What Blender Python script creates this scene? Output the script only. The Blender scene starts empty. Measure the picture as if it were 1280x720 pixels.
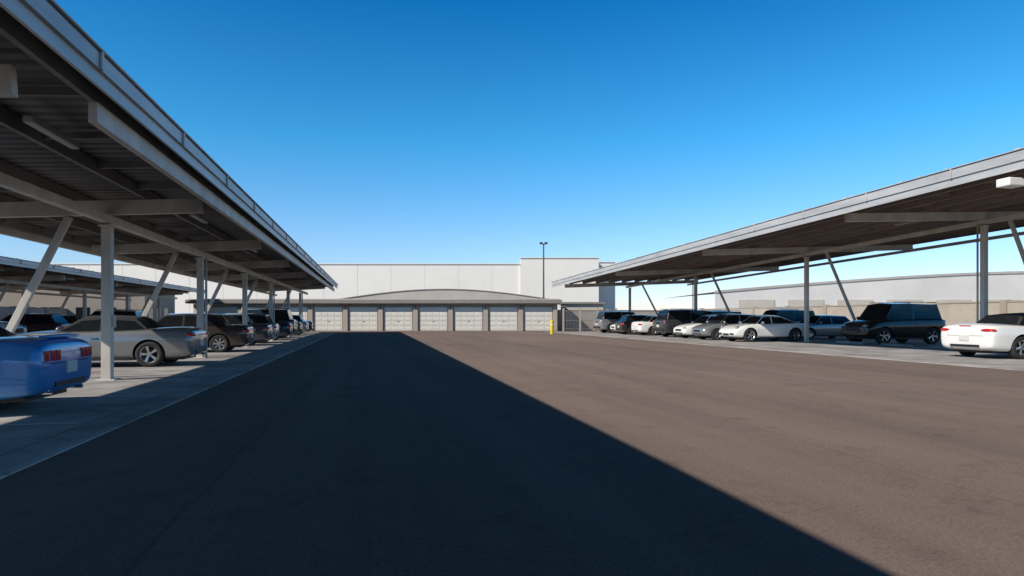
import bpy, bmesh, math, random
from mathutils import Vector, Matrix
random.seed(7)
R = math.radians
TH = R(12.4)
scene = bpy.context.scene
col = scene.collection

# ------------------------------------------------------------ helpers
def empty(name, loc=(0,0,0), rz=0.0):
    o = bpy.data.objects.new(name, None)
    o.location = loc; o.rotation_euler = (0,0,rz)
    col.objects.link(o); return o

def link(name, me, parent=None, mats=()):
    o = bpy.data.objects.new(name, me)
    for m in mats: me.materials.append(m)
    col.objects.link(o)
    if parent: o.parent = parent
    return o

class MB:
    def __init__(s): s.bm = bmesh.new()
    def _xf(s, ret, M, mi):
        bmesh.ops.transform(s.bm, matrix=M, verts=ret)
        for v in ret:
            for f in v.link_faces: f.material_index = mi
    def box(s, x0,x1,y0,y1,z0,z1, mi=0, M=None):
        r = bmesh.ops.create_cube(s.bm, size=1)['verts']
        T = Matrix.Translation(((x0+x1)/2,(y0+y1)/2,(z0+z1)/2)) @ Matrix.Diagonal((x1-x0,y1-y0,z1-z0,1))
        if M is not None: T = M @ T
        s._xf(r, T, mi)
    def _frame(s, p, q):
        p, q = Vector(p), Vector(q); d = q-p
        return p, q, d.length, d.to_track_quat('Z','Y').to_matrix().to_4x4()
    def beam(s, p, q, w, h, mi=0):
        p, q = Vector(p), Vector(q); d = (q-p); L = d.length; d.normalize()
        up = Vector((0,0,1)) if abs(d.z) < .9 else Vector((1,0,0))
        sx = d.cross(up).normalized(); uz = sx.cross(d).normalized()
        M = Matrix((( sx.x,uz.x,d.x,0),(sx.y,uz.y,d.y,0),(sx.z,uz.z,d.z,0),(0,0,0,1)))
        r = bmesh.ops.create_cube(s.bm, size=1)['verts']
        s._xf(r, Matrix.Translation((p+q)/2) @ M @ Matrix.Diagonal((w,h,L,1)), mi)
    def cyl(s, p, q, r1, r2=None, seg=16, mi=0):
        p, q, L, M = s._frame(p,q)
        r = bmesh.ops.create_cone(s.bm, cap_ends=True, segments=seg, radius1=r1, radius2=r1 if r2 is None else r2, depth=L)['verts']
        s._xf(r, Matrix.Translation((p+q)/2) @ M, mi)
    def ball(s, c, sc, mi=0):
        r = bmesh.ops.create_uvsphere(s.bm, u_segments=16, v_segments=10, radius=1)['verts']
        s._xf(r, Matrix.Translation(c) @ Matrix.Diagonal((sc[0],sc[1],sc[2],1)), mi)
        for v in r:
            for f in v.link_faces: f.smooth = True
    def quad(s, pts, mi=0):
        f = s.bm.faces.new([s.bm.verts.new(p) for p in pts]); f.material_index = mi
    def mesh(s, name, smooth=False, bevel=0):
        me = bpy.data.meshes.new(name)
        s.bm.to_mesh(me); s.bm.free()
        if smooth:
            me.polygons.foreach_set('use_smooth', [True]*len(me.polygons))
        return me
    def done(s, name, parent, mats, smooth=False, bevel=0):
        o = link(name, s.mesh(name, smooth), parent, mats)
        if bevel:
            b = o.modifiers.new('bev','BEVEL'); b.width = bevel; b.segments = 2; b.limit_method='ANGLE'
        return o

# ------------------------------------------------------------ materials
def mat(name, rgb, rough=.6, metal=0, var=.15, scale=3.0, bump=0.0, bscale=40, coat=0, spec=.5, stretch=(1,1,1), rvar=0.0, rgb2=None):
    m = bpy.data.materials.new(name); m.use_nodes = True
    nt = m.node_tree; N = nt.nodes; L = nt.links
    b = N['Principled BSDF']
    b.inputs['Roughness'].default_value = rough
    b.inputs['Metallic'].default_value = metal
    b.inputs['Specular IOR Level'].default_value = spec
    if coat:
        b.inputs['Coat Weight'].default_value = coat
        b.inputs['Coat Roughness'].default_value = .04
    tc = N.new('ShaderNodeTexCoord'); mp = N.new('ShaderNodeMapping')
    mp.inputs['Scale'].default_value = stretch
    L.new(tc.outputs['Object'], mp.inputs['Vector'])
    n = N.new('ShaderNodeTexNoise'); n.inputs['Scale'].default_value = scale
    n.inputs['Detail'].default_value = 6; n.inputs['Roughness'].default_value = .6
    L.new(mp.outputs[0], n.inputs['Vector'])
    cr = N.new('ShaderNodeValToRGB')
    cr.color_ramp.elements[0].position = .3; cr.color_ramp.elements[1].position = .7
    c = Vector(rgb); c2 = Vector(rgb2) if rgb2 else c*(1+var)
    cr.color_ramp.elements[0].color = (*(c*(1-var)),1)
    cr.color_ramp.elements[1].color = (*c2,1)
    L.new(n.outputs['Fac'], cr.inputs[0]); L.new(cr.outputs[0], b.inputs['Base Color'])
    if rvar:
        mr = N.new('ShaderNodeMapRange')
        mr.inputs['To Min'].default_value = rough-rvar; mr.inputs['To Max'].default_value = rough+rvar
        L.new(n.outputs['Fac'], mr.inputs['Value']); L.new(mr.outputs[0], b.inputs['Roughness'])
    if bump:
        n2 = N.new('ShaderNodeTexNoise'); n2.inputs['Scale'].default_value = bscale; n2.inputs['Detail'].default_value = 4
        L.new(tc.outputs['Object'], n2.inputs['Vector'])
        bp = N.new('ShaderNodeBump'); bp.inputs['Strength'].default_value = bump; bp.inputs['Distance'].default_value = .01
        L.new(n2.outputs['Fac'], bp.inputs['Height']); L.new(bp.outputs[0], b.inputs['Normal'])
    return m

def asphalt_mat():
    m = bpy.data.materials.new('asphalt'); m.use_nodes = True
    nt = m.node_tree; N = nt.nodes; L = nt.links; b = N['Principled BSDF']
    tc = N.new('ShaderNodeTexCoord')
    def noise(sc, st, det=6, rough=.6):
        mp = N.new('ShaderNodeMapping'); mp.inputs['Scale'].default_value = st
        L.new(tc.outputs['Object'], mp.inputs['Vector'])
        n = N.new('ShaderNodeTexNoise'); n.inputs['Scale'].default_value = sc
        n.inputs['Detail'].default_value = det; n.inputs['Roughness'].default_value = rough
        L.new(mp.outputs[0], n.inputs['Vector']); return n
    def ramp(src, p0, c0, p1, c1):
        r = N.new('ShaderNodeValToRGB'); e = r.color_ramp.elements
        e[0].position = p0; e[0].color = (*c0,1); e[1].position = p1; e[1].color = (*c1,1)
        L.new(src, r.inputs[0]); return r
    def mul(a, c, f=1.0):
        x = N.new('ShaderNodeMix'); x.data_type='RGBA'; x.blend_type='MULTIPLY'; x.inputs[0].default_value = f
        L.new(a, x.inputs[6]); L.new(c, x.inputs[7]); return x.outputs[2]
    big = noise(.12, (1,.5,1)); base = ramp(big.outputs['Fac'], .3, (.200,.152,.130), .72, (.275,.214,.186))
    strk = noise(.9, (1.2,.05,1), 5); s = ramp(strk.outputs['Fac'], .35, (.84,.84,.85), .65, (1.08,1.07,1.05))
    grain = noise(55, (1,1,1), 3, .7); g = ramp(grain.outputs['Fac'], .3, (.7,.7,.7), .72, (1.25,1.25,1.25))
    spot = noise(1.6, (1,1,1), 8, .7); sp = ramp(spot.outputs['Fac'], .30, (.78,.78,.80), .46, (1,1,1))
    c = mul(base.outputs[0], s.outputs[0]); c = mul(c, g.outputs[0]); c = mul(c, sp.outputs[0])
    wv = N.new('ShaderNodeSeparateXYZ'); L.new(tc.outputs['Object'], wv.inputs[0])
    wob = noise(.6,(1,1,1),3)
    def joint(axis, pitch, off, wdt):
        a = N.new('ShaderNodeMath'); a.operation='MULTIPLY_ADD'; a.inputs[1].default_value = .25
        L.new(wob.outputs['Fac'], a.inputs[0]); L.new(wv.outputs[axis], a.inputs[2])
        a2 = N.new('ShaderNodeMath'); a2.operation='ADD'; a2.inputs[1].default_value = off; L.new(a.outputs[0], a2.inputs[0])
        p = N.new('ShaderNodeMath'); p.operation='PINGPONG'; p.inputs[1].default_value = pitch/2
        L.new(a2.outputs[0], p.inputs[0])
        r = N.new('ShaderNodeMapRange'); r.inputs['From Max'].default_value = wdt
        r.inputs['To Min'].default_value = .8; r.inputs['To Max'].default_value = 1
        L.new(p.outputs[0], r.inputs['Value']); return r.outputs[0]
    for a in (joint(1, 14, 3, .05), joint(0, 5.6, 1.1, .03)):
        cc = N.new('ShaderNodeCombineColor')
        for i in range(3): L.new(a, cc.inputs[i])
        c = mul(c, cc.outputs[0])
    vo = N.new('ShaderNodeTexVoronoi'); vo.feature='DISTANCE_TO_EDGE'; vo.inputs['Scale'].default_value=.16
    wn = noise(.8,(1,1,1),5); va = N.new('ShaderNodeVectorMath'); va.operation='MULTIPLY_ADD'
    va.inputs[1].default_value=(1.5,1.5,0)
    L.new(wn.outputs['Color'], va.inputs[0]); L.new(tc.outputs['Object'], va.inputs[2]); L.new(va.outputs[0], vo.inputs['Vector'])
    cr = ramp(vo.outputs['Distance'], 0, (.62,.62,.62), .004, (1,1,1)); c = mul(c, cr.outputs[0], .35)
    L.new(c, b.inputs['Base Color'])
    b.inputs['Roughness'].default_value = .95; b.inputs['Specular IOR Level'].default_value = .05
    bp = N.new('ShaderNodeBump'); bp.inputs['Strength'].default_value=.5; bp.inputs['Distance'].default_value=.006
    L.new(grain.outputs['Fac'], bp.inputs['Height']); L.new(bp.outputs[0], b.inputs['Normal'])
    return m

def concrete_mat(name, rgb, pitch=2.6):
    m = mat(name, rgb, .85, 0, .22, .9, .3, 60)
    nt = m.node_tree; N = nt.nodes; L = nt.links; b = N['Principled BSDF']
    src = b.inputs['Base Color'].links[0].from_socket
    tc = N.new('ShaderNodeTexCoord')
    br = N.new('ShaderNodeTexBrick'); br.offset = 0
    br.inputs['Scale'].default_value = 1; br.inputs['Brick Width'].default_value = pitch*1.3; br.inputs['Row Height'].default_value = pitch
    br.inputs['Mortar Size'].default_value = .012
    br.inputs['Color1'].default_value=(1,1,1,1); br.inputs['Color2'].default_value=(.86,.86,.87,1); br.inputs['Mortar'].default_value=(.45,.43,.42,1)
    L.new(tc.outputs['Object'], br.inputs['Vector'])
    n = N.new('ShaderNodeTexNoise'); n.inputs['Scale'].default_value = .55; n.inputs['Detail'].default_value=8; n.inputs['Roughness'].default_value=.7
    L.new(tc.outputs['Object'], n.inputs['Vector'])
    r = N.new('ShaderNodeValToRGB'); r.color_ramp.elements[0].position=.38; r.color_ramp.elements[1].position=.55
    r.color_ramp.elements[0].color=(.6,.57,.55,1); r.color_ramp.elements[1].color=(1,1,1,1)
    L.new(n.outputs['Fac'], r.inputs[0])
    prev = src
    for o in (br.outputs['Color'], r.outputs[0]):
        x = N.new('ShaderNodeMix'); x.data_type='RGBA'; x.blend_type='MULTIPLY'; x.inputs[0].default_value=1
        L.new(prev, x.inputs[6]); L.new(o, x.inputs[7]); prev = x.outputs[2]
    L.new(prev, b.inputs['Base Color'])
    return m

ASPH = asphalt_mat()
CONC = concrete_mat('pad_concrete', (.40,.375,.35))
DIRT = mat('dry_ground', (.20,.165,.125), .95, 0, .3, .05, .3, 5)
LINE = mat('line_paint', (.62,.62,.60), .7, 0, .3, 6)
GALV = mat('galvanised_fascia', (.50,.49,.475), .45, .25, .18, 1.2, rvar=.1, stretch=(1,.4,3))
STEEL = mat('painted_steel', (.56,.525,.47), .55, 0, .2, 1.5, stretch=(1,1,.4))
STEELD = mat('purlin_steel', (.21,.205,.20), .6, .2, .25, 1.5)
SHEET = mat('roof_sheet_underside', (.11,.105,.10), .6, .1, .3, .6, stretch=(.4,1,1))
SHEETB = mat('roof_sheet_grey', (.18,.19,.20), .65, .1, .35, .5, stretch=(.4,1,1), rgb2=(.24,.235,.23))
RUST = mat('weathered_purlin', (.25,.26,.265), .7, 0, .3, .5, rgb2=(.28,.19,.15))
STUCCO = mat('stucco_beige', (.50,.46,.40), .9, 0, .08, .6, .2, 30)
STUCCOD = mat('stucco_tan', (.36,.31,.26), .9, 0, .1, .6, .2, 30)
WHITEW = mat('white_warehouse_wall', (.74,.715,.67), .85, 0, .04, .15)
DOOR = mat('garage_door_paint', (.62,.60,.54), .5, 0, .06, 2)
FASC = mat('garage_fascia', (.22,.205,.185), .7, 0, .12, 2)
ROOFG = mat('tan_membrane_roof', (.44,.405,.36), .85, 0, .12, .3)
HALLW = mat('pale_hall_wall', (.66,.64,.61), .85, 0, .08, .2)
BLOCK = mat('block_wall', (.42,.38,.33), .9, 0, .12, 1.2, .3, 20)
YEL = mat('safety_yellow', (.75,.55,.03), .45, 0, .12, 5)
POLE = mat('pole_bronze', (.10,.09,.08), .5, .3, .1, 3)
RUBBER = mat('tyre_rubber', (.02,.02,.02), .75, 0, .2, 10)
RIM = mat('alloy_rim', (.55,.55,.56), .28, .9, .05, 5)
GLASS = mat('car_glass', (.012,.014,.016), .05, 0, .1, 2, spec=.5)
TRIM = mat('black_trim', (.015,.015,.016), .5, 0, .2, 5)
RED = mat('tail_lens', (.55,.012,.012), .12, 0, .1, 20, coat=.5)
AMB = mat('amber_lens', (.6,.2,.02), .15, 0, .1, 20, coat=.8)
LENS = mat('headlight_lens', (.30,.31,.33), .08, .4, .1, 20, coat=1)
PLATE = mat('number_plate', (.6,.6,.55), .5, 0, .1, 20)
SOFT = mat('soft_top_fabric', (.025,.024,.024), .9, 0, .2, 8)
CHROME = mat('chrome', (.7,.7,.7), .12, 1, .03, 5)
GLASSW = mat('lamp_glass', (.38,.38,.37), .3, 0, .05, 5)
LAMPW = mat('lamp_housing_white', (.75,.74,.70), .4, 0, .05, 5)
def paint(n, rgb, metal=.0): return mat('paint_'+n, rgb, .28, metal, .03, 2, coat=.9)

# ------------------------------------------------------------ ground
def sheet(name, x0,x1,y0,y1,z, m, parent=None):
    b = MB(); b.quad([(x0,y0,z),(x1,y0,z),(x1,y1,z),(x0,y1,z)])
    return b.done(name, parent, [m])
sheet('ground', -2500,2500,-2500,2500,0, DIRT)
sheet('asphalt_road', -70,75,-45,98,.004, ASPH)
sheet('concrete_pavement', -11.6,-3.0,-40,57,.009, CONC)
sheet('concrete_pavement', 15.9,31,-40,56,.009, CONC)
GUT = concrete_mat('gutter_concrete', (.46,.44,.41), 3.0)
b = MB()
b.box(15.45,15.9,-40,56,.0,.022); b.box(-3.0,-2.90,-40,57,.0,.020)
b.done('concrete_gutter', None, [GUT], bevel=.006)
b = MB()
for v in [0.2+2.85*i for i in range(-3,20)]:
    b.quad([(-9.2,v,.013),(-3.5,v,.013),(-3.5,v+.1,.013),(-9.2,v+.1,.013)])
for v in [1.2+2.85*i for i in range(-3,19)]:
    b.quad([(17,v,.013),(22,v,.013),(22,v+.1,.013),(17,v+.1,.013)])
b.done('parking_stall_markings', None, [LINE])
b = MB()
for v in [8.4+2.85*i for i in range(0,16)]:
    b.box(-9.05,-8.87,v,v+1.7,.01,.13)
for v in [9.2+2.85*i for i in range(0,15)]:
    b.box(22.9,23.08,v,v+1.7,.01,.13)
b.done('wheel_stops', None, [CONC], bevel=.03)

# ------------------------------------------------------------ carports
def carport(name, ue, ub, uc, ubr, v0, v1, colv, top, rise, fh, sheetm, purm, channel=None, s=1, brace_top=1.0, rafter_out=.6):
    P = empty(name)
    d = 1 if ub > ue else -1
    def zr(u,v): return top(v) + rise*abs(u-ue)
    b = MB(); bm = b.bm
    us = [ue, ue+(ub-ue)*.5, ub]
    rows = []
    v = v0
    prof = [(0,0),(.16,0),(.20,.04),(.26,.04)]
    while v < v1:
        for dv,dz in prof:
            rows.append([bm.verts.new((u, v+dv, zr(u,v+dv)-.045+dz)) for u in us])
        v += .30
    for a,c in zip(rows, rows[1:]):
        for i in range(2): bm.faces.new((a[i],a[i+1],c[i+1],c[i]))
    b.done('roof_sheet', P, [sheetm])
    b = MB()
    n = int(abs(ub-ue)/1.25)
    for i in range(n+1):
        u = ue + d*(.32 + i*(abs(ub-ue)-.5)/n)
        b.beam((u,v0+.05,zr(u,v0)-.16),(u,v1-.05,zr(u,v1)-.16), .07,.2)
    b.done('purlins', P, [purm])
    b = MB(); v = v0+1.2
    while v < v1:
        for i in range(n):
            if (i+int(v))%2: continue
            u = ue + d*(.32 + i*(abs(ub-ue)-.5)/n); u2 = ue + d*(.32 + (i+1)*(abs(ub-ue)-.5)/n)
            b.beam((u+d*.04,v,zr(u,v)-.13),(u2-d*.04,v,zr(u2,v)-.13), .05,.10)
        v += 1.85
    b.done('bridging', P, [purm])
    b = MB()
    for v in colv:
        ua, uz = ue+d*rafter_out, ub-d*.5
        b.beam((ua,v,zr(ua,v)-.42),(uz,v,zr(uz,v)-.42), .12,.30)
        zt = zr(uc,v)-.74
        b.box(uc-.09,uc+.09,v-.09,v+.09,.02,zt-.07)
        b.box(uc-.19,uc+.19,v-.19,v+.19,.01,.035)
        b.box(uc-.14,uc+.14,v-.14,v+.14,zt-.07,zt-.045)
        bt = uc+d*brace_top
        b.beam((ubr,v,.02),(bt,v,zr(bt,v)-.58), .11,.13)
        b.box(ubr-.17,ubr+.17,v-.17,v+.17,.011,.034)
        b.box(uc+.095,uc+.155,v-.03,v+.03,1.1,1.35)
    b.done('columns_and_rafters', P, [STEEL], bevel=.008)
    b = MB()
    b.beam((uc,v0,zr(uc,v0)-.655),(uc,v1,zr(uc,v1)-.655), .14,.17)
    u = ub-d*1.1
    b.beam((u,v0,zr(u,v0)-.655),(u,v1,zr(u,v1)-.655), .10,.15)
    b.done('longitudinal_beams', P, [STEEL], bevel=.006)
    b = MB()
    b.beam((ue-d*.02,v0,zr(ue,v0)-fh/2),(ue-d*.02,v1,zr(ue,v1)-fh/2), .035,fh)
    b.beam((ue-d*.06,v0,zr(ue,v0)-fh*.30),(ue-d*.06,v1,zr(ue,v1)-fh*.30), .045,fh*.5)
    b.beam((ue-d*.05,v0,zr(ue,v0)+.012),(ue-d*.05,v1,zr(ue,v1)+.012), .14,.02)
    b.beam((ub,v0,zr(ub,v0)-.12),(ub,v1,zr(ub,v1)-.12), .03,.24)
    L = v1-v0
    for k in range(int(L/3.05)+1):
        vv = v0+k*3.05+.02
        b.box(ue-d*.10-.012, ue-d*.10+.012, vv, vv+.05, zr(ue,vv)-fh*.56, zr(ue,vv)+.03)
    b.done('fascia', P, [GALV])
    b = MB(); v=v0
    while v < v1:
        w = random.uniform(.08,.22); h = random.uniform(.02,.06)
        b.box(min(ue,ue+d*.28)-.03,max(ue,ue+d*.28),v,v+w,zr(ue,v)+.025,zr(ue,v)+.025+h)
        v += random.uniform(.35,.9)
    b.done('ridge_clips', P, [GALV], bevel=.01)
    if channel:
        uo, ztop, hgt, c0, c1 = channel
        b = MB(); b.beam((uo,c0,ztop-hgt/2),(uo,c1,ztop-hgt/2), .10,hgt)
        b.done('edge_channel', P, [STEEL], bevel=.008)
    b = MB()
    for v in colv:
        u = uc - d*1.2
        b.box(u-.06,u+.06,v+1.6,v+2.9,zr(u,v)-.36,zr(u,v)-.27)
    b.done('light_fittings', P, [GLASSW], bevel=.015)
    b = MB()
    for v in colv[::2]:
        b.cyl((uc-d*.14,v+.14,.05),(uc-d*.14,v+.14,zr(uc,v)-.75),.035,seg=10)
    b.done('downpipes', P, [STEEL], smooth=True)
    return P

colL = [14.7+7.35*i for i in range(-5,6)]
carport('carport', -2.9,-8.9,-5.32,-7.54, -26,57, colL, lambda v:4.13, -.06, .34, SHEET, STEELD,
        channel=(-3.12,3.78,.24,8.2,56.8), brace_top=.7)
colR = [-6,7.5,19.6,29.6,41.4,53.2]
PR = carport('carport', 15.5,29.5,22.4,25.9, -10,54, colR, lambda v:5.35-.024*(v-14), .045, .46, SHEETB, RUST, brace_top=1.2, rafter_out=.9)
# flood light arm hung under the right carport edge
b = MB(); b.beam((15.75,12.9,4.66),(22.3,12.9,4.84),.10,.14); b.box(16.6,16.7,12.85,12.95,4.74,5.2); b.box(20.0,20.1,12.85,12.95,4.86,5.3)
b.done('flood_light_arm', PR, [STEEL], bevel=.008)
b = MB(); b.box(15.3,15.8,12.72,13.08,4.55,4.76); b.done('flood_light', PR, [LAMPW], bevel=.03)
colL2 = [2+7.35*i for i in range(-3,9)]
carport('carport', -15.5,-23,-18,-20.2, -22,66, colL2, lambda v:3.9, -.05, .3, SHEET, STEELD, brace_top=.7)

# ------------------------------------------------------------ cars
def eval_mesh(o):
    dg = bpy.context.evaluated_depsgraph_get()
    return bpy.data.meshes.new_from_object(o.evaluated_get(dg))
def tmp(me):
    o = bpy.data.objects.new('tmp', me); col.objects.link(o); return o

STY = {
 'coupe': dict(L=4.7,W=1.88,H=1.38, wr=.335, ax=(1.05,.88), gh=(.155,.285,.50,.60,.735), belt=.92, wbf=.83, wrf=.62,
   st=[(0,.84,.36,.80,.86),(.012,.93,.27,.94,1.0),(.07,.965,.21,.985,1.05),(.2,1,.19,.97,1.03),(.35,.985,.18,.94,.97),(.6,.985,.18,.92,.95),(.74,1,.18,.92,.98),(.87,.97,.19,.86,.92),(.955,.92,.22,.76,.81),(.99,.84,.27,.66,.70),(1,.76,.34,.60,.63)]),
 'sedan': dict(L=4.75,W=1.82,H=1.46, wr=.33, ax=(1.0,.92), gh=(.12,.24,.47,.60,.745), belt=.93, wbf=.84, wrf=.64,
   st=[(0,.82,.38,.82,.88),(.015,.92,.27,.94,1.0),(.07,.965,.21,.97,1.04),(.2,1,.19,.96,1.01),(.35,1,.18,.95,.98),(.6,1,.18,.93,.95),(.74,.99,.18,.91,.97),(.87,.96,.19,.84,.90),(.955,.9,.22,.74,.79),(.99,.82,.27,.64,.69),(1,.74,.34,.58,.62)]),
 'sports': dict(L=4.35,W=1.82,H=1.36, wr=.335, ax=(.95,.85), gh=(.10,.36,.50,.60,.74), belt=.90, wbf=.80, wrf=.60,
   st=[(0,.74,.38,.66,.70),(.015,.86,.28,.78,.83),(.08,.97,.21,.88,.94),(.2,1.0,.19,.95,.98),(.35,.97,.18,.91,.95),(.6,.95,.18,.90,.93),(.74,.98,.18,.89,.91),(.85,.99,.19,.86,.86),(.94,.92,.22,.74,.74),(.985,.84,.27,.60,.62),(1,.74,.32,.52,.54)]),
 'suv': dict(L=4.85,W=1.96,H=1.84, wr=.385, ax=(.98,.92), gh=(.03,.09,.40,.62,.76), belt=1.13, wbf=.90, wrf=.76,
   st=[(0,.86,.46,1.0,1.06),(.012,.94,.34,1.12,1.17),(.06,.98,.28,1.16,1.2),(.2,1,.26,1.16,1.19),(.35,1,.25,1.15,1.18),(.6,1,.25,1.13,1.16),(.76,.99,.25,1.10,1.15),(.88,.97,.27,1.04,1.10),(.96,.93,.30,.94,1.0),(.99,.87,.36,.82,.88),(1,.8,.42,.74,.78)]),
 'hatch': dict(L=4.1,W=1.76,H=1.52, wr=.32, ax=(.75,.82), gh=(.03,.13,.42,.60,.78), belt=.96, wbf=.87, wrf=.68,
   st=[(0,.84,.40,.86,.92),(.012,.92,.28,.95,1.0),(.06,.97,.22,.98,1.02),(.2,1,.2,.98,1.0),(.35,1,.19,.97,1.0),(.6,1,.19,.95,.98),(.76,.99,.19,.92,.98),(.88,.96,.2,.85,.91),(.96,.9,.24,.74,.79),(.99,.83,.3,.64,.69),(1,.75,.36,.58,.62)]),
}
STY['conv'] = dict(STY['coupe']); STY['conv'].update(H=1.36, gh=(.20,.31,.47,.585,.725))
STY['suvs'] = dict(STY['suv']); STY['suvs'].update(L=4.2, H=1.90, ax=(.80,.86), gh=(.02,.08,.42,.66,.80))
CACHE = {}
def car_meshes(style):
    if style in CACHE: return CACHE[style]
    s = STY[style]; L,W,H = s['L'],s['W'],s['H']; hw = W/2
    key = style
    if style=='suvs': style='suv'
    bm = bmesh.new(); rings=[]
    for f,w,zb,zs,zt in s['st']:
        x = -L/2+f*L; w*=hw
        half = [(.80*w,zb),(.95*w,zb+.05),(.985*w,zb+.32*(zs-zb)),(1.0*w,zb+.66*(zs-zb)),(.99*w,zb+.72*(zs-zb)),(.955*w,zs-.04),(.91*w,zs),(.70*w,zs+.65*(zt-zs)),(.35*w,zt)]
        pts = [(0,zb)]+half+[(0,zt)]+[(-a,c) for a,c in reversed(half)]
        rings.append([bm.verts.new((x,a,c)) for a,c in pts])
    n=len(rings[0])
    for a,c in zip(rings,rings[1:]):
        for i in range(n): bm.faces.new((a[i],c[i],c[(i+1)%n],a[(i+1)%n]))
    bm.faces.new(rings[0]); bm.faces.new(list(reversed(rings[-1])))
    bmesh.ops.recalc_face_normals(bm, faces=bm.faces)
    me = bpy.data.meshes.new('b'); bm.to_mesh(me); bm.free()
    me.materials.append(None); me.materials.append(TRIM)
    xr, xf = -L/2+s['ax'][0], L/2-s['ax'][1]; r = s['wr']; g = s['gh']
    xd0 = min(-L/2+g[4]*L-.10, xf-r-.055-.07); xd1 = -L/2+g[2]*L-.05
    doors = [xd0, xd1]
    if key in ('sedan','suv'): doors.append(xr+r+.055+.07)
    zt = s['belt']
    for attempt in (0,1,2):
        o = tmp(me); ss = o.modifiers.new('s','SUBSURF'); ss.levels=2; ss.render_levels=2
        c = MB()
        for x in (xr,xf):
            for sd in (-1,1):
                c.cyl((x,sd*(hw-.30),r),(x,sd*(hw+.2),r), r+.055, seg=40, mi=1)
        if attempt==0:
            for x in doors:
                for sd in (-1,1):
                    if sd>0: c.box(x-.005,x+.005,hw*.955,hw+.1,.33,zt-.0,1)
                    else: c.box(x-.005,x+.005,-hw-.1,-hw*.955,.33,zt-.0,1)
            if style in ('coupe','sedan','conv'):
                c.box(-L/2-.1,-L/2+.16,-hw*.62,hw*.62,.665,.675,1)
        cme = c.mesh('c'); cme.materials.append(None); cme.materials.append(TRIM)
        co = tmp(cme)
        bo = o.modifiers.new('bo','BOOLEAN'); bo.operation='DIFFERENCE'; bo.object=co; bo.solver='EXACT' if attempt<2 else 'FAST'
        body = eval_mesh(o)
        bpy.data.objects.remove(o); bpy.data.objects.remove(co)
        area = sum(p.area for p in body.polygons if p.material_index==0)
        print('BODY', key, attempt, len(body.polygons), round(area,1))
        if area > 14: break
    for p in body.polygons: p.use_smooth = True
    try: body.set_sharp_from_angle(angle=R(35))
    except Exception: pass
    bm = bmesh.new(); X = lambda f: -L/2+f*L
    wb, wr_ = hw*s['wbf'], hw*s['wrf']; zb = s['belt']-.03; zr = H-.055
    V = {}
    for sd in (1,-1):
        V['A',sd]=bm.verts.new((X(g[4])-.10,sd*wb,zb)); V['B',sd]=bm.verts.new((X(g[2]),sd*wb*1.01,zb)); V['C',sd]=bm.verts.new((X(g[0])+.10,sd*wb*.96,zb+.02))
        V['D',sd]=bm.verts.new((X(g[3]),sd*wr_,zr-.02)); V['E',sd]=bm.verts.new((X(g[2]),sd*wr_*1.01,zr)); V['F',sd]=bm.verts.new((X(g[1]),sd*wr_*.97,zr-.03))
    Ac=bm.verts.new((X(g[4])+.06,0,zb+.01)); Cc=bm.verts.new((X(g[0]),0,zb+.03))
    Dc=bm.verts.new((X(g[3])+.05,0,zr+.035)); Ec=bm.verts.new((X(g[2]),0,zr+.055)); Fc=bm.verts.new((X(g[1])-.04,0,zr+.02))
    win=[]
    for sd in (1,-1):
        win.append(bm.faces.new((V['A',sd],V['B',sd],V['E',sd],V['D',sd])))
        win.append(bm.faces.new((V['B',sd],V['C',sd],V['F',sd],V['E',sd])))
        bm.faces.new((V['D',sd],V['E',sd],Ec,Dc)); bm.faces.new((V['E',sd],V['F',sd],Fc,Ec))
    w1=bm.faces.new((V['A',1],Ac,V['A',-1],V['D',-1],Dc,V['D',1])); w2=bm.faces.new((V['C',1],Cc,V['C',-1],V['F',-1],Fc,V['F',1]))
    bmesh.ops.recalc_face_normals(bm, faces=bm.faces)
    bmesh.ops.inset_individual(bm, faces=win, thickness=.05 if style!='conv' else .09, depth=-.008)
    bmesh.ops.inset_individual(bm, faces=[w1,w2], thickness=.06, depth=-.008)
    for f in win+[w1,w2]: f.material_index=1
    gme = bpy.data.meshes.new('g'); bm.to_mesh(gme); bm.free()
    gme.materials.append(None); gme.materials.append(GLASS)
    o = tmp(gme); bv=o.modifiers.new('b','BEVEL'); bv.width=.03; bv.segments=3; bv.limit_method='ANGLE'; bv.angle_limit=R(18)
    green = eval_mesh(o); bpy.data.objects.remove(o)
    for p in green.polygons: p.use_smooth=True
    try: green.set_sharp_from_angle(angle=R(25))
    except Exception: pass
    t = MB(); st = s['st']
    if style=='suv':
        for sd in (-1,1):
            t.box(-L/2+.03,-L/2+.19,sd*hw*.80-.07,sd*hw*.80+.07,.82,1.10,1)
            t.ball((L/2-.12,sd*hw*.66,.84),(.12,.17,.08),3)
            t.beam((X(g[1])+.1,sd*wr_*.98,H+.02),(X(g[3])-.1,sd*wr_*.98,H+.02),.03,.03,0)
        t.box(-L/2-.03,-L/2+.2,-hw*.8,hw*.8,.40,.56,0)
        t.box(L/2-.15,L/2+.01,-hw*.42,hw*.42,.58,.80,0)
    elif style=='coupe':
        for sd in (-1,1):
            for k in range(3):
                yc = sd*hw*(.42+.155*k)
                t.box(-L/2-.004+.008*k,-L/2+.12,yc-.055,yc+.055,.71,.85,1)
        t.box(-L/2-.004,-L/2+.1,-hw*.50,hw*.50,.35,.42,0)
        t.ball((-L/2+.13,0,1.035),(.07,hw*.70,.028),5)
        t.box(L/2-.12,L/2+.0,-hw*.45,hw*.45,.42,.58,0)
        for sd in (-1,1): t.ball((L/2-.10,sd*hw*.62,.60),(.10,.15,.075),3)
    elif style=='conv':
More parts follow.
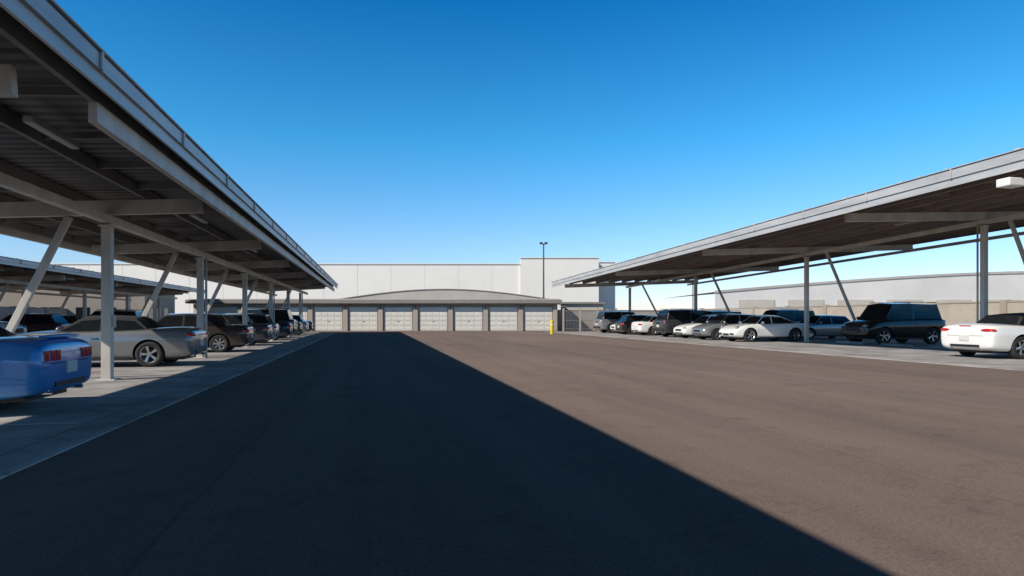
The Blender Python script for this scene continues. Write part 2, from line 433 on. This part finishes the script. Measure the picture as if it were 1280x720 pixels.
        for sd in (-1,1):
            t.ball((-L/2+.115,sd*hw*.70,.835),(.135,.235,.062),1)
            t.ball((L/2-.10,sd*hw*.62,.60),(.10,.15,.075),3)
        t.box(-L/2+.02,-L/2+.1,-.18,.18,.955,.975,1)
        t.box(-L/2-.004,-L/2+.1,-hw*.50,hw*.50,.34,.41,0)
        t.box(L/2-.12,L/2+.0,-hw*.45,hw*.45,.42,.58,0)
    elif style=='sports':
        for sd in (-1,1):
            t.ball((L/2-.24,sd*hw*.74,.71),(.12,.09,.09),3)
            t.ball((-L/2+.07,sd*hw*.62,.68),(.09,.2,.055),1)
            t.box(L/2-.09,L/2+.004,sd*hw*.55-.16,sd*hw*.55+.16,.36,.44,0)
        t.box(L/2-.09,L/2+.004,-hw*.28,hw*.28,.33,.42,0)
    else:
        for sd in (-1,1):
            t.ball((-L/2+.10,sd*hw*.74,.80),(.13,.19,.085),1)
            t.ball((-L/2+.065,sd*hw*.56,.80),(.085,.06,.05),2)
            t.ball((L/2-.14,sd*hw*.66,.63),(.12,.17,.07),3)
        t.box(-L/2-.006,-L/2+.1,-hw*.5,hw*.5,.32,.38,0)
        t.box(L/2-.1,L/2+.006,-hw*.4,hw*.4,.46,.58,0)
        t.box(L/2-.1,L/2+.006,-hw*.5,hw*.5,.30,.37,0)
    pz = .60 if style!='suv' else .74
    t.box(-L/2-.016,-L/2+.1,-.16,.16,pz-.08,pz+.08,4)
    if style=='suv': t.box(-L/2-.0,-L/2+.1,-.25,.25,.86,1.0,0)
    for sd in (-1,1):
        t.cyl((-L/2+.04,sd*hw*.5,.27),(-L/2+.4,sd*hw*.5,.27),.03,seg=12,mi=6)
        t.ball((X(g[4])-.32,sd*(hw+.07),s['belt']+.07),(.07,.10,.07),5)
        t.box(xd1+.10,xd1+.26,sd*hw*.985-.02,sd*hw*.985+.02,s['belt']-.17,s['belt']-.14,5)
        t.box(xr+r+.1,xf-r-.1,sd*hw*.93-.03,sd*hw*.93+.03,st[3][2]-.01,st[3][2]+.06,0)
    t.box(-L/2+.3,L/2-.3,-hw*.65,hw*.65,st[4][2]-.01,st[4][2]+.04,0)
    tr = t.mesh('t')
    for m_ in (TRIM,RED,AMB,LENS,PLATE,None,CHROME): tr.materials.append(m_)
    w = bmesh.new(); seg=36
    prof=[(-.10,r*.62),(-.105,r*.9),(-.08,r),(.08,r),(.105,r*.9),(.10,r*.66),(.085,r*.645),(.075,r*.60),(.02,r*.58),(.015,.0001)]
    rr=[[w.verts.new((math.cos(a)*q,y,math.sin(a)*q)) for a in [2*math.pi*i/seg for i in range(seg)]] for y,q in prof]
    for k,(a,c_) in enumerate(zip(rr,rr[1:])):
        for i in range(seg):
            f=w.faces.new((a[i],a[(i+1)%seg],c_[(i+1)%seg],c_[i])); f.material_index = 0 if k<5 else (1 if k<7 else 2); f.smooth=True
    bmesh.ops.recalc_face_normals(w, faces=w.faces)
    wm = MB(); wm.bm.free(); wm.bm = w
    ns = 5 if style in('coupe','sports','suv','conv') else 7
    for i in range(ns):
        a=2*math.pi*i/ns+.3
        for off in (-.09,.09):
            wm.beam((math.cos(a)*.03,.055,math.sin(a)*.03),(math.cos(a+off)*r*.62,.07,math.sin(a+off)*r*.62),.035,.035,1)
    wm.cyl((0,.02,0),(0,.085,0),.06,seg=16,mi=1)
    wh = wm.mesh('w')
    for m_ in (RUBBER,RIM,TRIM): wh.materials.append(m_)
    CACHE[key]=(body,green,tr,wh,xr,xf); return CACHE[key]

def car(name, style, loc, face, pm, roofm=None, sc=1.0):
    body,green,tr,wh,xr,xf = car_meshes(style); s=STY[style]
    P = empty(name, (loc[0],loc[1],.01), 0 if face>0 else math.pi)
    P.rotation_euler[2] += random.uniform(-.025,.025); P.scale=(sc,sc,sc)
    def ob(n, me, slot, m_):
        o=bpy.data.objects.new(n,me); col.objects.link(o); o.parent=P
        if slot is not None:
            o.material_slots[slot].link='OBJECT'; o.material_slots[slot].material=m_
        return o
    ob('body',body,0,pm); ob('greenhouse',green,0,roofm or pm); ob('lights_and_trim',tr,5,pm)
    for i,(x,sd) in enumerate(((xr,1),(xr,-1),(xf,1),(xf,-1))):
        o=ob('wheel_%d'%(i+1),wh,None,None); o.location=(x,sd*(s['W']/2-.135),s['wr'])
        o.rotation_euler=(0,random.uniform(0,6),0 if sd>0 else math.pi)
    return P

BLUE=paint('blue',(.04,.24,.60),.15); SIL=paint('grey',(.24,.245,.25),.5); WHT=paint('white',(.78,.77,.74)); BLK=paint('black',(.006,.006,.007))
BRN=paint('brown',(.055,.038,.032),.3); MAR=paint('maroon',(.08,.022,.022),.1); SLV=paint('silver',(.36,.37,.38),.6); NAV=paint('navy',(.012,.020,.04),.2); GRN=paint('dkgrey',(.06,.062,.065),.4); TAN=paint('tan',(.36,.31,.23),.3)

def left(name, style, v, pm, roofm=None, rear=-4.6, face=-1, sc=1.0):
    s=STY[style]; return car(name,style,(rear-s['L']*sc/2, v+s['W']*sc/2),face,pm,roofm,sc)
def right(name, style, v, pm, roofm=None, end=18.5, face=1, sc=1.0):
    s=STY[style]; return car(name,style,(end+s['L']*sc/2, v+s['W']*sc/2),face,pm,roofm,sc)

left('coupe_car','coupe',9.3,BLUE,rear=-4.18)
left('convertible_car','conv',18.3,SIL,SOFT,rear=-4.6)
left('parked_car','sedan',25.3,BRN,rear=-4.5)
left('parked_car','sedan',30.9,GRN,rear=-4.6)
left('hatchback_car','hatch',33.9,SLV,rear=-4.7)
left('parked_car','sedan',38.1,NAV,rear=-4.5)
left('suv','suv',41.2,GRN,rear=-4.6)
left('parked_car','sedan',45.6,BLK,rear=-4.7)
left('hatchback_car','hatch',48.8,SLV,rear=-4.6)
left('parked_car','sedan',53.0,GRN,rear=-4.6)
for i,(st,v,pm) in enumerate((('suv',15,GRN),('sedan',20.5,SLV),('sedan',27,BLK),('suv',33,WHT),('hatch',38,MAR),('sedan',44,BRN),('suv',50,SLV))):
    left({'suv':'suv','sedan':'parked_car','hatch':'hatchback_car'}[st],st,v,pm,rear=-16.0,face=1 if i%2 else -1)

right('convertible_car','conv',15.9,WHT,SOFT,sc=1.07)
right('sports_car','sports',30.2,WHT,None,end=18.6,face=-1,sc=1.06)
right('suv','suvs',25.8,BLK,None,end=22.9,face=-1,sc=1.06)
right('hatchback_car','hatch',33.2,SLV,None,end=18.5,face=-1)
right('parked_car','sedan',35.9,WHT,None,end=18.7,face=-1)
right('suv','suv',38.5,GRN,None,end=18.6)
right('parked_car','sedan',42.6,WHT,None,end=18.7)
right('hatchback_car','hatch',45.0,BLK,None,end=18.4)
right('parked_car','sedan',47.4,WHT,None,end=18.9,face=-1)
right('suv','suv',50.3,SLV,None,end=18.6)
for st,v,pm in (('sedan',33,SLV),('suv',37,BLK),('sedan',41,WHT),('suv',45.5,BLK),('hatch',50,MAR)):
    right({'suv':'suv','sedan':'parked_car','hatch':'hatchback_car'}[st],st,v,pm,None,end=24.3,face=-1)

# ------------------------------------------------------------ yard frame (far buildings are square to this frame)
def yard(name): return empty(name,(0,0,0),-TH)

G = yard('garage_building'); Yg=62.0
x0,x1=-31.0,4.4
b=MB(); b.box(x0,x1,Yg+.25,Yg+9,0,2.62); b.done('walls',G,[STUCCO])
b=MB(); b.box(x0-.4,x1+.4,Yg-.55,Yg+9.4,2.66,3.02); b.done('fascia_roof',G,[FASC],bevel=.02)
b=MB(); b.box(x0-.2,x1+.2,Yg-.3,Yg+9.2,3.022,3.12); b.done('roof',G,[ROOFG],bevel=.02)
bd=MB(); bp_=MB(); bt=MB()
cx=2.55
while cx>x0+1.5:
    for k in range(5):
        z=.03+k*.46
        bd.box(cx-1.36,cx+1.36,Yg+.17,Yg+.252,z,z+.445)
        for q in range(4):
            xx=cx-1.22+q*.64
            bd.box(xx,xx+.54,Yg+.15,Yg+.172,z+.09,z+.36)
    bt.box(cx-1.45,cx+1.45,Yg+.12,Yg+.25,2.34,2.44)
    bt.box(cx-.08,cx+.08,Yg+.10,Yg+.17,.95,.99)
    bp_.box(cx-1.93,cx-1.47,Yg-.02,Yg+.249,.0,2.655)
    cx-=3.4
bp_.box(4.0,x1,Yg-.02,Yg+.249,0,2.655)
bd.done('doors',G,[DOOR],bevel=.01); bp_.done('pilasters',G,[STUCCOD],bevel=.02); bt.done('door_heads',G,[FASC])
b=MB()
for k in range(9):
    xx=.85-3.4*k; b.box(xx-.1,xx+.1,Yg-.14,Yg-.02,2.25,2.5)
b.done('wall_lights',G,[POLE],bevel=.02)

A=yard('arched_roof_building'); b=MB(); bm=b.bm
n=24; Xa,Xb=-23.0,5.2
pr=[(Xa+(Xb-Xa)*i/n, 3.7+1.35*math.sin(math.pi*i/n)) for i in range(n+1)]
fr=[bm.verts.new((x,84,z)) for x,z in pr]; bk=[bm.verts.new((x,104,z)) for x,z in pr]
for i in range(n): bm.faces.new((fr[i],fr[i+1],bk[i+1],bk[i]))
fb=[bm.verts.new((Xa,84,0)),bm.verts.new((Xb,84,0))]
bm.faces.new([fb[0],fb[1]]+list(reversed(fr)))
bb=[bm.verts.new((Xa,104,0)),bm.verts.new((Xb,104,0))]
bm.faces.new([bb[1],bb[0]]+bk); bm.faces.new((fb[0],fr[0],bk[0],bb[0])); bm.faces.new((fb[1],bb[1],bk[-1],fr[-1]))
b.done('shell',A,[ROOFG])
b=MB()
for i in range(n): b.beam((pr[i][0],83.95,pr[i][1]),(pr[i+1][0],83.95,pr[i+1][1]),.16,.08)
b.done('roof_rim',A,[STUCCOD])

Wh=yard('white_warehouse_building')
b=MB(); b.box(-95,1.6,120,170,0,11.3); b.done('low_block',Wh,[WHITEW])
b=MB(); b.box(1.62,16.2,119.5,172,0,12.4); b.box(16.3,20,124,170,0,12.0); b.done('high_block',Wh,[WHITEW])
b=MB(); b.box(-95.2,1.58,119.8,120.3,11.302,11.45); b.box(1.5,16.4,119.3,119.8,12.402,12.55); b.box(16.45,20.1,123.8,124.2,12.002,12.15); b.done('parapet_cap',Wh,[WHITEW])
b=MB()
for k in range(15): b.box(-92+k*6.3,-91.97+k*6.3,119.98,119.998,.2,11.2)
b.done('panel_joints',Wh,[STUCCO])

Rw=yard('storage_hall_building'); b=MB(); bm=b.bm
Xa,Xb=26.0,120.0; n=30
pr=[(Xa+(Xb-Xa)*i/n, 4.6+2.6*math.sin(math.pi*i/n)) for i in range(n+1)]
fr=[bm.verts.new((x,82,z)) for x,z in pr]; bk=[bm.verts.new((x,110,z)) for x,z in pr]
for i in range(n): bm.faces.new((fr[i],fr[i+1],bk[i+1],bk[i]))
bm.faces.new([bm.verts.new((Xa,82,0)),bm.verts.new((Xb,82,0))]+list(reversed(fr)))
b.done('shell',Rw,[HALLW])
b=MB()
for k in range(14): b.box(29+k*6.3,33.6+k*6.3,81.9,81.99,.1,3.6)
b.done('roller_doors',Rw,[STUCCO])
b=MB()
for i in range(n): b.beam((pr[i][0],81.95,pr[i][1]),(pr[i+1][0],81.95,pr[i+1][1]),.16,.3)
b.done('roof_rim',Rw,[ROOFG])

for (xa,ya,w_,d_,h_) in ((-44,34,11,9,5.2),(-47,52,13,11,6.2),(-36,70,14,10,4.6)):
    Hh=empty('tan_office_building')
    b=MB(); b.box(xa,xa+w_,ya,ya+d_,0,h_); b.done('walls',Hh,[STUCCOD])
    b=MB(); b.box(xa-.4,xa+w_+.4,ya-.4,ya+d_+.4,h_+.002,h_+.35); b.done('roof_parapet',Hh,[STUCCO],bevel=.03)
    b=MB()
    for k in range(int(w_/2.4)): b.box(xa+1+k*2.3,xa+2.2+k*2.3,ya-.03,ya+.05,1.0,2.3)
    for k in range(int(d_/2.6)): b.box(xa+w_-.05,xa+w_+.03,ya+1+k*2.5,ya+2.3+k*2.5,1.0,2.3)
    b.done('windows',Hh,[GLASS])

def bwall(p,q,h):
    P=empty('block_wall'); b=MB(); b.beam((p[0],p[1],h/2),(q[0],q[1],h/2),.2,h); b.done('wall',P,[BLOCK])
    b=MB(); b.beam((p[0],p[1],h+.042),(q[0],q[1],h+.042),.28,.08)
    d=(Vector(q)-Vector(p)); n=int(d.length/5)
    for i in range(n+1):
        c=Vector(p)+d*i/n; b.box(c.x-.2,c.x+.2,c.y-.2,c.y+.2,0,h+.15)
    b.done('coping_and_piers',P,[STUCCOD])
bwall((-29,-30),(-29,76),2.1)
bwall((36.5,-20),(36.5,66),2.2)
bwall((17.5,62),(36.4,62),2.0)

F=yard('metal_fence'); b=MB(); fx0,fx1=4.9,9.9; Yf=61
k=fx0
while k<fx1:
    b.box(k-.015,k+.015,Yf-.015,Yf+.015,.08,2.0); k+=.14
for z in (.2,1.0,1.9): b.box(fx0,fx1,Yf-.03,Yf+.03,z,z+.05)
b.done('bars',F,[STEELD])
b=MB()
for x in (4.9,6.5,8.2,9.9): b.box(x-.09,x+.09,Yf-.09,Yf+.09,0,2.2)
b.done('posts',F,[STUCCOD],bevel=.01)
Sg=yard('utility_shed'); b=MB(); b.box(5.4,9.4,66,71,0,2.7); b.done('walls',Sg,[STUCCO]); b=MB(); b.box(5.2,9.6,65.7,71.3,2.702,2.9); b.done('roof',Sg,[FASC])
b=MB(); b.box(5.8,6.8,65.95,66.01,.05,2.1); b.box(7.4,8.8,65.95,66.01,1.0,2.0); b.done('door_and_window',Sg,[POLE])

for (x,y) in ((3.15,50.5),):
    B=empty('yellow_bollard',(x*math.cos(TH)+y*math.sin(TH),-x*math.sin(TH)+y*math.cos(TH),0)); b=MB(); b.cyl((0,0,0),(0,0,1.05),.13,seg=20); b.ball((0,0,1.05),(.13,.13,.07)); b.done('post',B,[YEL],smooth=False)
    b=MB(); b.cyl((0,0,.7),(0,0,.8),.134,seg=20); b.done('band',B,[WHITEW]); 

Lp=yard('street_lamp'); b=MB(); X,Y=3.85,78
b.cyl((X,Y,0),(X,Y,.7),.28,seg=20); b.done('footing',Lp,[CONC])
b=MB(); b.cyl((X,Y,.7),(X,Y,10.3),.12,.08,seg=16); b.box(X-.40,X+.40,Y-.05,Y+.05,10.22,10.3); b.done('pole',Lp,[POLE])
b=MB(); b.box(X-.5,X-.1,Y-.22,Y+.22,10.30,10.48); b.box(X+.1,X+.5,Y-.22,Y+.22,10.30,10.48); b.done('heads',Lp,[POLE],bevel=.03)

# ------------------------------------------------------------ light
phi=R(25); el=math.atan(.774*math.cos(phi))
sv=Vector((-math.cos(phi)*math.cos(el),-math.sin(phi)*math.cos(el),math.sin(el)))
sd=bpy.data.lights.new('sun','SUN'); sd.energy=5.0; sd.angle=R(.53); sd.color=(1,.92,.82)
so=bpy.data.objects.new('sun',sd); so.rotation_euler=sv.to_track_quat('Z','Y').to_euler(); col.objects.link(so)
w=bpy.data.worlds.new('World'); scene.world=w; w.use_nodes=True
N=w.node_tree.nodes; L=w.node_tree.links
sky=N.new('ShaderNodeTexSky'); sky.sky_type='NISHITA'; sky.sun_disc=False
sky.sun_elevation=el; sky.sun_rotation=math.atan2(sv.x,sv.y)
sky.air_density=1.0; sky.dust_density=.3; sky.ozone_density=3.0; sky.altitude=300
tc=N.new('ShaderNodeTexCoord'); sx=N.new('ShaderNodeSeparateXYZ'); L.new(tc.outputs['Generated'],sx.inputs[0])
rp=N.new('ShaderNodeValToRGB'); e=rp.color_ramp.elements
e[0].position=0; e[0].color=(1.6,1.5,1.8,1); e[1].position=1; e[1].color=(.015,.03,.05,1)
for p,c in ((.12,(1.15,1.58,1.95)),(.26,(.42,1.6,2.05)),(.44,(.08,1.15,1.85)),(.53,(.04,.34,.62)),(.66,(.015,.06,.11))):  # upper sky darkened artificially, out of view, to deepen the shadows below
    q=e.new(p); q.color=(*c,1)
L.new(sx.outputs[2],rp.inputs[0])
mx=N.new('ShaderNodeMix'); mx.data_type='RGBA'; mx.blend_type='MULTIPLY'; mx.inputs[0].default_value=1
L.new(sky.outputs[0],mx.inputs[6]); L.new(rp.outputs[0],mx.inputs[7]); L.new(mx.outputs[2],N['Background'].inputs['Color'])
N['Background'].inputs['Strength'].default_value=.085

# ------------------------------------------------------------ camera
cd=bpy.data.cameras.new('camera'); cd.sensor_width=36; cd.lens=22.5; cd.shift_y=.0289; cd.clip_end=6000; cd.clip_start=.05
co=bpy.data.objects.new('camera',cd); co.location=(0,0,1.3); co.rotation_euler=(math.pi/2,0,-TH); col.objects.link(co)
scene.camera=co
scene.view_settings.view_transform='Standard'; scene.view_settings.look='None'; scene.view_settings.exposure=0
